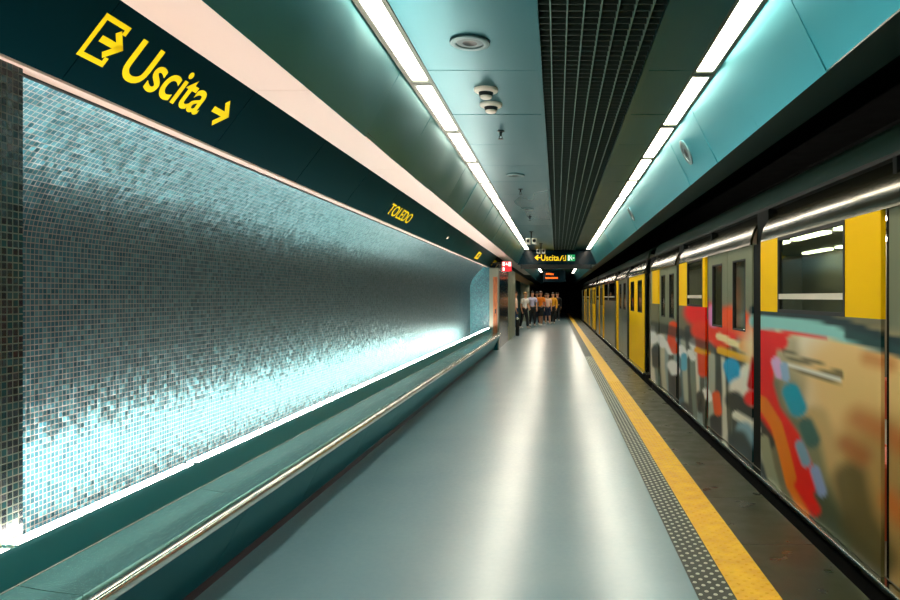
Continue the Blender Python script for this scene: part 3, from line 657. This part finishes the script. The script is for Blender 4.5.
def paint(V, base):
    """V: (n, 3) points of the side -> (n, 3) linear colours"""
    px = 557 + F * V[:, 0] / np.maximum(V[:, 1], .8); py = 297 - F * (V[:, 2] - H) / np.maximum(V[:, 1], .8)
    Pn = np.stack([px, py], 1); col = np.array(base, float) * np.ones((len(V), 3)) if np.ndim(base) == 1 else np.array(base)
    for c, pts, w, soft, op in strokes:
        d = np.full(len(V), 1e9)
        if len(pts) == 1: d = np.hypot(*(Pn - pts[0]).T)
        for a, b in zip(pts, pts[1:]):
            ab = b - a; tt = np.clip(((Pn - a) @ ab) / (ab @ ab), 0, 1); d = np.minimum(d, np.linalg.norm(Pn - a - tt[:, None] * ab, axis=1))
        al = np.clip((w * (1 + soft * .5) - d) / (w * soft + 1e-6), 0, 1); al = al * al * (3 - 2 * al) * op
        col = col * (1 - al[:, None]) + c * al[:, None]
    return col
def painted_sheet(name, x, y0, y1, z0, z1, parent, base, step=.022, thick=.02, holes=None, mats=None, zs=None):
    """a vertical sheet with thickness, finely divided; colours painted per vertex. holes: list of (y0, y1, z0, z1)"""
    ny = max(2, int((y1 - y0) / step)); nz = max(2, int((z1 - z0) / .022))
    ys = set(np.linspace(y0, y1, ny + 1)); zz = set(np.linspace(z0, z1, nz + 1))
    for h in holes or []:
        ys |= {h[0], h[1]}; zz |= {h[2], h[3]}
    ys = sorted(ys); zz = sorted(zz); mb = MB(); ok = lambda a, b: not any(h[0] - 1e-6 < a < h[1] + 1e-6 and h[2] - 1e-6 < b < h[3] + 1e-6 for h in holes or [])
    N = len(ys)
    mb.v = [(x, y, z) for z in zz for y in ys]
    for j in range(len(zz) - 1):
        for i in range(N - 1):
            if ok((ys[i] + ys[i+1]) / 2, (zz[j] + zz[j+1]) / 2):
                mb.f.append((j*N + i, (j+1)*N + i, (j+1)*N + i + 1, j*N + i + 1)); mb.m.append(0)
    o = mb.build(name, M['graffiti'], parent, fix=False); me = o.data
    bm = bmesh.new(); bm.from_mesh(me); bmesh.ops.delete(bm, geom=[v for v in bm.verts if not v.link_faces], context='VERTS'); bm.to_mesh(me); bm.free()
    V = np.array([v.co[:] for v in me.vertices]) + np.array(parent.location[:]); cols = paint(V, base)
    at = me.color_attributes.new('paint', 'FLOAT_COLOR', 'POINT')
    at.data.foreach_set('color', np.concatenate([cols, np.ones((len(V), 1))], 1).astype(np.float32).ravel())
    sd = o.modifiers.new('solid', 'SOLIDIFY'); sd.thickness = thick; sd.offset = -1 if me.polygons[0].normal.x < 0 else 1
    return o
LOWBASE = lin(120,118,90)
def side_profile():
    return [(XS, TW1), (XS + .002, TW1 + .03), (XS + .010, TW1 + .07), (XS + .024, TW1 + .11), (XS + .044, TW1 + .15), (XS + .070, TW1 + .19), (XS + .10, TW1 + .225), (XS + .115, TH)]
def carriage(y0, y1, sections, label, near):
    root = thing('metro_carriage', (2.9, (y0 + y1) / 2, -1.25), label, 'train carriage')
    # cant rail, gutter, roof, sill, under frame
    cuts = [y0] + [v for k_, a, c in sections if k_ == 'jamb' and c - a > .25 for v in (a, c)] + [y1]
    for a, c in zip(cuts[::2], cuts[1::2]):
        if c - a > .05: mb = MB(); mb.strip(side_profile(), a, c, -.02); mb.build('cant_rail', M['theader'], root, smooth=True)
    mb = MB(); mb.box(XS + .06, XS + .13, y0, y1, TH, TH + .022); mb.build('gutter', M['rubber'], root)
    rf = [(XS + .10, TH + .022), (XS + .12, H + .82), (XS + .17, H + .865), (1.95, H + .93), (2.4, H + .985), (2.95, H + 1.0), (3.5, H + .985), (3.95, H + .93), (4.2, H + .80)]
    mb = MB(); mb.strip(rf, y0, y1, .03); mb.build('roof', M['troof'], root, smooth=True)
    mb = MB(); mb.box(XS - .035, XS + .03, y0, y1, TB - .045, TB - .002); mb.build('sill', M['bench_lip'], root, bevel=.01)
    mb = MB(); mb.box(XS + .02, 4.2, y0, y1, TB - .28, TB - .046); mb.box(XS + .1, 4.1, y0 + .5, y1 - .5, TB - 1.0, TB - .28); mb.build('underframe', M['rubber'], root)
    # inside
    mb = MB(); mb.box(XS + .03, 4.2, y0 + .03, y1 - .03, TB - .04, TB); mb.build('cabin_floor', M['tin'], root)
    mb = MB(); mb.box(4.17, 4.2, y0 + .03, y1 - .03, TB, H + .78)
    mb.box(XS + .10, 4.17, y0 + .01, y0 + .04, TB, H + .78); mb.box(XS + .10, 4.17, y1 - .04, y1 - .01, TB, H + .78); mb.build('inner_wall', M['tin'], root)
    mb = MB(); mb.box(XS + .12, 4.17, y0 + .04, y1 - .04, H + .70, H + .73); mb.build('cabin_ceiling', M['tin'], root)
    if near:
        for xx in (2.85, 3.9):
            y = y0 + .6
            while y < y1 - 1.2:
                if y > 1.5:
                    mb = MB(); mb.box(xx - .05, xx + .05, y, y + 1.0, H + .672, H + .70); mb.build('cabin_lamp', M['carlamp'], root)
                y += 1.3
    for kind, a, c in sections:
        if kind == 'yellow':
            mb = MB(); mb.box(XS, XS + .025, a, c, TW0, TW1); mb.build('pillar_panel', M['tyellow'], root)
        if kind in ('yellow', 'window', 'wall'):
            if near: painted_sheet('lower_panel', XS, a, c, TB, TW0, root, LOWBASE)
            else:
                mb = MB(); mb.box(XS, XS + .025, a, c, TB, TW0); mb.build('lower_panel', M['tdoor'] if kind != 'yellow' else M['tyellow'], root)
        if kind == 'wall':
            mb = MB(); mb.box(XS, XS + .025, a, c, TW0, TW1); mb.build('pillar_panel', M['tdoor'], root)
        if kind == 'jamb':
            mb = MB(); mb.box(XS + .03, XS + .06, a, c, TB, TW1); mb.box(XS + .06, XS + .115, a, c, TW1, TH); mb.build('door_jamb', M['tjamb'], root)
        if kind == 'window':
            mb = MB(); fw = .022
            mb.box(XS - .004, XS + .03, a, c, TW0, TW0 + fw); mb.box(XS - .004, XS + .03, a, c, TW1 - fw, TW1); mb.box(XS - .004, XS + .03, a, a + fw, TW0 + fw, TW1 - fw); mb.box(XS - .004, XS + .03, c - fw, c, TW0 + fw, TW1 - fw)
            w = mb.build('window', M['rubber'], root)
            mb = MB(); mb.box(XS + .008, XS + .014, a + fw, c - fw, TW0 + fw, TW1 - fw); mb.build('pane', M['glass'], w)
            mb = MB(); mb.box(XS - .002, XS + .022, a + fw, c - fw, H - .015, H + .022); mb.build('divider', M['tbar'], w)
            if near:
                mb = MB()
                for yy2 in np.arange(a + .05, c - .4, .52):
                    mb.box(XS + .10, XS + .52, yy2, yy2 + .46, TB, TB + .45); mb.box(XS + .08, XS + .14, yy2, yy2 + .46, TB + .45, H - .25)
                    mb.box(3.7, 4.12, yy2, yy2 + .46, TB, TB + .45); mb.box(4.08, 4.15, yy2, yy2 + .46, TB + .45, H + .02)
                mb.build('seat_row', M['tseat'], root, bevel=.03)
                mb = MB(); mb.tube((XS + .6, a - .05, TB), (XS + .6, a - .05, H + .7), .018); mb.tube((XS + .6, a - .05, H + .45), (XS + .6, c, H + .45), .016); mb.build('hand_rail', M['bench_lip'], root, smooth=True)
        if kind in ('door', 'ydoor'):
            mid = (a + c) / 2; top = TW1 + .015
            for p, q in ((a + .01, mid - .006), (mid + .006, c - .01)):
                wz0, wz1 = (H - .30, H + .33); my = .24 * (q - p); hole = (p + my, q - my, wz0, wz1)
                x = XS + .018
                if near: leaf = painted_sheet('door', x, p, q, TB + .01, top, root, lin(120,128,104), holes=[hole], thick=.03)
                else:
                    mb = MB(); 
                    for bxx in ((p, q, TB + .01, wz0), (p, q, wz1, top), (p, hole[0], wz0, wz1), (hole[1], q, wz0, wz1)): mb.box(x, x + .03, bxx[0], bxx[1], bxx[2], bxx[3])
                    leaf = mb.build('door', M['tyellow'] if kind == 'ydoor' else M['tdoor'], root)
                mb = MB(); e = .014
                for bxx in ((hole[0], hole[1], wz0, wz0 + e), (hole[0], hole[1], wz1 - e, wz1), (hole[0], hole[0] + e, wz0 + e, wz1 - e), (hole[1] - e, hole[1], wz0 + e, wz1 - e)): mb.box(x - .003, x + .033, *bxx)
                mb.build('window_seal', M['rubber'], leaf)
                mb = MB(); mb.box(x + .012, x + .018, hole[0] + e, hole[1] - e, wz0 + e, wz1 - e); mb.build('pane', M['glass'], leaf)
    return root
CAR1 = carriage(-3.6, 11.95, [('door', -3.2, -1.5), ('jamb', -1.5, -1.3), ('yellow', -1.3, -.9), ('window', -.9, .9), ('yellow', .9, 1.3), ('jamb', 1.3, 1.62), ('door', 1.62, 3.42), ('jamb', 3.42, 3.46),
    ('yellow', 3.46, 3.89), ('window', 3.89, 5.07), ('yellow', 5.07, 5.50), ('jamb', 5.50, 5.80), ('door', 5.80, 7.50), ('jamb', 7.50, 7.56),
    ('yellow', 7.56, 7.70), ('window', 7.70, 8.60), ('yellow', 8.60, 9.18), ('jamb', 9.18, 9.50), ('door', 9.50, 11.05), ('yellow', 11.05, 11.75), ('wall', 11.75, 11.95)],
    'nearest metro carriage, yellow pillars over bright sprayed graffiti', True)
CAR2 = carriage(12.85, 28.4, [('jamb', 12.85, 13.0), ('ydoor', 13.0, 15.7), ('jamb', 15.7, 16.2), ('door', 16.2, 18.4), ('yellow', 18.4, 18.9), ('jamb', 18.9, 19.4), ('window', 19.4, 21.6), ('wall', 21.6, 22.0), ('window', 22.0, 23.6), ('jamb', 23.6, 24.0), ('yellow', 24.0, 24.6), ('door', 24.6, 26.4), ('yellow', 26.4, 26.8), ('window', 26.8, 28.1), ('wall', 28.1, 28.4)],
    'middle metro carriage with full-height yellow doors at its near end', False)
carriage(29.3, 45, [('jamb', 29.3, 29.5), ('ydoor', 29.5, 32.0), ('jamb', 32.0, 32.5), ('door', 32.5, 34.5), ('yellow', 34.5, 35.0), ('window', 35.0, 37.5), ('yellow', 37.5, 38.0), ('jamb', 38, 38.4), ('door', 38.4, 40.2), ('yellow', 40.2, 40.8), ('window', 40.8, 43.5), ('wall', 43.5, 45)],
    'farthest metro carriage, at the end of the platform', False)
for y0, y1, lab in ((11.95, 12.85, CAR1), (28.4, 29.3, CAR2)):
    mb = MB(); n = 6
    for i in range(n):
        a = y0 + (y1 - y0) * i / n; mb.box(XS + .12, 4.1, a + .01, a + (y1 - y0) / n * .55, TB, H + .72); mb.box(XS + .20, 4.05, a + .0, a + (y1 - y0) / n, TB, H + .68)
    mb.build('gangway', M['rubber'], lab)

# ------------------------------------------------------------------ people
def skin(name, verts, edges, radii, material, parent, roots=(0,), sub=1):
    me = bpy.data.meshes.new(name); me.from_pydata(verts, edges, []); o = bpy.data.objects.new(name, me); C.objects.link(o)
    md = o.modifiers.new('skin', 'SKIN'); sv = me.skin_vertices[0].data
    for i, r in enumerate(radii): sv[i].radius = (r, r) if not isinstance(r, tuple) else r
    for i in roots: sv[i].use_root = True
    sb = o.modifiers.new('sub', 'SUBSURF'); sb.levels = sub; sb.render_levels = sub
    bpy.context.view_layer.update()
    nm = bpy.data.meshes.new_from_object(o.evaluated_get(bpy.context.evaluated_depsgraph_get()))
    C.objects.unlink(o); bpy.data.objects.remove(o); bpy.data.meshes.remove(me)
    nm.name = name; nm.materials.clear(); nm.materials.append(material); nm.polygons.foreach_set('use_smooth', [True] * len(nm.polygons))
    o = bpy.data.objects.new(name, nm); C.objects.link(o)
    o.parent = parent
    return o
SK = [mat('skin_fair', lin(214,160,125), .5), mat('skin_tan', lin(186,128,92), .5)]
def cloth(name, c): return noise_mod(mat(name, lin(*c), .8), (1,1,1), 30, 2, .7, .9, .1)
HAIRM = [mat('hair_dark', lin(30,22,18), .5), mat('hair_fair', lin(170,130,70), .5), mat('hair_brown', lin(75,48,28), .5)]
def person(x, y, h, rz, label, top, bottom, hair, skinm=0, stride=.06, lean=0, shorts=False, armL=0, armR=0, long_hair=False, sleeve=False, female=False):
    root = thing('person', (x, y, 0), label, 'person', None, rz)
    k = h; sw = (.098 if female else .108) * k; hw = .052 * k
    V, E, R = [], [], []
    def add(p, r, par=None):
        V.append(tuple(c * 1 for c in p)); R.append(r * k); 
        if par is not None: E.append((par, len(V) - 1))
        return len(V) - 1
    ly = lambda z: -lean * max(0, z - .52) * k      # facing -y
    P = lambda X, Y, Z: (X * k, Y * k + ly(Z), Z * k)
    pel = add(P(0, 0, .52), .062); sp = add(P(0, 0, .60), .056, pel); ch = add(P(0, 0, .71), .066, sp); ub = add(P(0, 0, .785), .058, ch)
    nk = add(P(0, 0, .835), .030, ub); h0 = add(P(0, -.005, .868), .034, nk); h1 = add(P(0, -.006, .915), .050, h0); h2 = add(P(0, .0, .955), .049, h1); h3 = add(P(0, .004, .985), .028, h2)
    roots = [pel]; LEG, ARM = [], []
    for s, ar in ((-1, armL), (1, armR)):
        a = add(P(s * .055, 0, .785), .040, ub); sh = add((s * sw, ly(.79), .79 * k), .036, a)
        bend = ar
        el = add((s * (sw + .022 * k), ly(.63) + .02 * k - bend * .06 * k, .630 * k + bend * .01 * k), .026, sh)
        wr = add((s * (sw + .02 * k - bend * .05 * k), ly(.5) - .03 * k - bend * .10 * k, (.485 + bend * .14) * k), .018, el)
        d = (Vector(V[wr]) - Vector(V[el])).normalized()
        pm = add(tuple(Vector(V[wr]) + d * .035 * k), .021, wr)
        ARM.append((a, sh, el, wr))
        side = Vector((0, -1, 0)) if abs(d.y) < .8 else Vector((0, 0, 1))
        for q in range(4):
            b0 = Vector(V[pm]) + d * .004 * k + side * (q - 1.5) * .0105 * k; ln = (.040, .046, .043, .034)[q] * k
            f0 = add(tuple(b0), .0058); roots.append(f0); f1 = add(tuple(b0 + d * ln * .55 + Vector((-s * .003 * k, 0, 0))), .0052, f0); add(tuple(b0 + d * ln + Vector((-s * .012 * k, 0, 0))), .0042, f1)
        b0 = Vector(V[wr]) + d * .018 * k + side * .014 * k
        f0 = add(tuple(b0), .0062); roots.append(f0); f1 = add(tuple(b0 + d * .022 * k + side * .014 * k), .0056, f0); add(tuple(b0 + d * .042 * k + side * .016 * k), .0046, f1)
        st = stride * s
        hp = add(P(s * .050, 0, .500), .056, pel); kn = add(P(s * .052, -st * .55 - .008, .275), .036, hp); an = add(P(s * .055, -st + .012, .045), .023, kn)
        he = add(P(s * .055, -st + .0, .022), .022, an); to = add(P(s * .062, -st - .085, .016), .018, he); LEG.append((hp, kn, an, he, to))
    body = skin('body', V, E, R, SK[skinm], root, roots)
    # clothing follows the same joints, a little wider
    def garment(name, chain, grow, material, cut=None):
        idx = []; ee = []
        for c in chain:
            for i in c:
                if i not in idx: idx.append(i)
            ee += [(idx.index(i), idx.index(j)) for i, j in zip(c, c[1:])]
        vv = [Vector(V[i]) for i in idx]; rr = [R[i] * 1.0 + grow * k for i in idx]
        if cut:
            for i, (frm, f) in cut.items(): q = idx.index(i); vv[q] = Vector(V[frm]).lerp(Vector(V[i]), f)
        return skin(name, [tuple(v) for v in vv], ee, rr, material, root, (0,))
    ends = 3 if sleeve else 2
    cut = None if sleeve else {ARM[0][2]: (ARM[0][1], .75), ARM[1][2]: (ARM[1][1], .75)}
    garment('jacket' if sleeve else 'shirt', [[pel, sp, ch, ub]] + [[ub] + list(A[:ends + 1]) for A in ARM], .012, top, cut)
    lc = {LEG[i][2]: (LEG[i][1], .05) for i in (0, 1)} if shorts else None
    garment('shorts' if shorts else 'trousers', [[pel] + list(Lg[:3]) for Lg in LEG], .010, bottom, lc)
    for Lg in LEG:
        he, to = Vector(V[Lg[3]]), Vector(V[Lg[4]])
        skin('shoe', [tuple(he + Vector((0, .02 * k, .004 * k))), tuple(he.lerp(to, .5) + Vector((0, 0, .006 * k))), tuple(to + Vector((0, -.01 * k, .002 * k)))], [(0, 1), (1, 2)], [.029 * k, .027 * k, .021 * k], WSHOE, root)
    hc = Vector(V[h2]); mb = MB(); hm = HAIRM[hair]
    mb.ball((hc.x, hc.y + .012 * k, hc.z + .012 * k), .056 * k, .060 * k, .044 * k, 16)
    if long_hair: mb.ball((hc.x, hc.y + .040 * k, hc.z - .045 * k), .054 * k, .034 * k, .085 * k, 14)
    else: mb.ball((hc.x, hc.y + .030 * k, hc.z - .012 * k), .052 * k, .036 * k, .040 * k, 14)
    o = mb.build('hair', hm, None, smooth=True); o.parent = root
    f = Vector(V[h1]); mb = MB()
    for s in (-1, 1): mb.ball((f.x + s * .018 * k, f.y - .046 * k, f.z + .014 * k), .006 * k, .004 * k, .004 * k, 8)
    o = mb.build('eyes', HAIRM[0], None); o.parent = root
    mb = MB(); mb.ball((f.x, f.y - .052 * k, f.z + .0), .007 * k, .010 * k, .012 * k, 8)
    for s in (-1, 1): mb.ball((f.x + s * .050 * k, f.y + .006 * k, f.z + .006 * k), .006 * k, .011 * k, .017 * k, 8)
    o = mb.build('nose_and_ears', SK[skinm], None, smooth=True); o.parent = root
    mb = MB(); mb.ball((f.x, f.y - .046 * k, f.z - .022 * k), .014 * k, .005 * k, .004 * k, 8)
    o = mb.build('mouth', LIP, None, smooth=True); o.parent = root
    return root
WSHOE = mat('white_shoe', (.7,.66,.6), .5); LIP = mat('lips', lin(160,80,70), .5)
c_white = cloth('white_cotton', (252,248,242)); c_lav = cloth('lavender_cotton', (214,210,240)); c_teal = cloth('teal_cotton', (20,96,104)); c_orange = cloth('orange_cotton', (255,140,24))
c_red = cloth('red_orange_cotton', (246,84,30)); c_must = cloth('mustard_cotton', (246,176,40)); c_blk = cloth('black_cotton', (22,24,28)); c_navy = cloth('navy_denim', (26,40,66)); c_jean = cloth('blue_denim', (46,74,110)); c_pink = cloth('pale_pink_cotton', (250,214,194))
person(-1.52, 32.4, 1.68, .9, 'person in a white T-shirt and black trousers, standing closest to the camera', c_white, c_blk, 1, stride=.09, lean=.12, armR=.5)
person(-1.86, 31.3, 1.70, 1.6, 'person in a white top and blue jeans, at the left by the wall', c_pink, c_jean, 2, stride=.03)
person(-1.24, 35.2, 1.74, .3, 'person in a lavender shirt and dark trousers, behind the white T-shirt', c_lav, c_blk, 0, stride=.05, armL=.4)
person(-1.06, 37.0, 1.72, .1, 'person in a teal shirt, between lavender shirt and orange top', c_teal, c_navy, 0, 1, stride=.04)
person(-.84, 36.0, 1.74, -.3, 'person in an orange top and dark shorts, standing in mid group', c_orange, c_blk, 2, 1, stride=.08, shorts=True, armR=.6)
person(-.62, 40.0, 1.66, .2, 'long-haired person in a red-orange top behind the group', c_red, c_navy, 2, 0, long_hair=True, female=True)
person(-.50, 37.6, 1.66, .2, 'person in a pale pink top and navy shorts with white shoes', c_pink, c_navy, 2, 0, stride=.07, shorts=True, female=True, long_hair=True)
person(-.22, 38.2, 1.70, -.2, 'long-haired person in a mustard jacket and black trousers, nearest the yellow line', c_must, c_blk, 0, 0, stride=.08, sleeve=True, female=True, long_hair=True, armL=.4)
person(.02, 42.5, 1.72, 0, 'person in black clothes behind the mustard jacket', c_blk, c_blk, 0, 0, stride=.03, sleeve=True)

# ------------------------------------------------------------------ world, camera, output
w = bpy.data.worlds.new('world'); bpy.context.scene.world = w; w.use_nodes = True
w.node_tree.nodes['Background'].inputs[0].default_value = (.01, .03, .035, 1); w.node_tree.nodes['Background'].inputs[1].default_value = .3
cam = bpy.data.cameras.new('camera'); co = bpy.data.objects.new('camera', cam); C.objects.link(co)
co.location = (0, 0, H); co.rotation_euler = (PI / 2, 0, 0)
cam.sensor_width = 36; cam.lens = F / 900 * 36; cam.shift_x = -107 / 900; cam.shift_y = -3 / 900; cam.clip_start = .05; cam.clip_end = 200
sc = bpy.context.scene; sc.camera = co
sc.view_settings.view_transform = 'Standard'; sc.view_settings.look = 'None'; sc.view_settings.exposure = .15; sc.view_settings.gamma = 1
sc.view_settings.use_curve_mapping = False
sc.cycles.use_denoising = True; sc.cycles.max_bounces = 8; sc.cycles.transparent_max_bounces = 12; sc.cycles.sample_clamp_indirect = 6
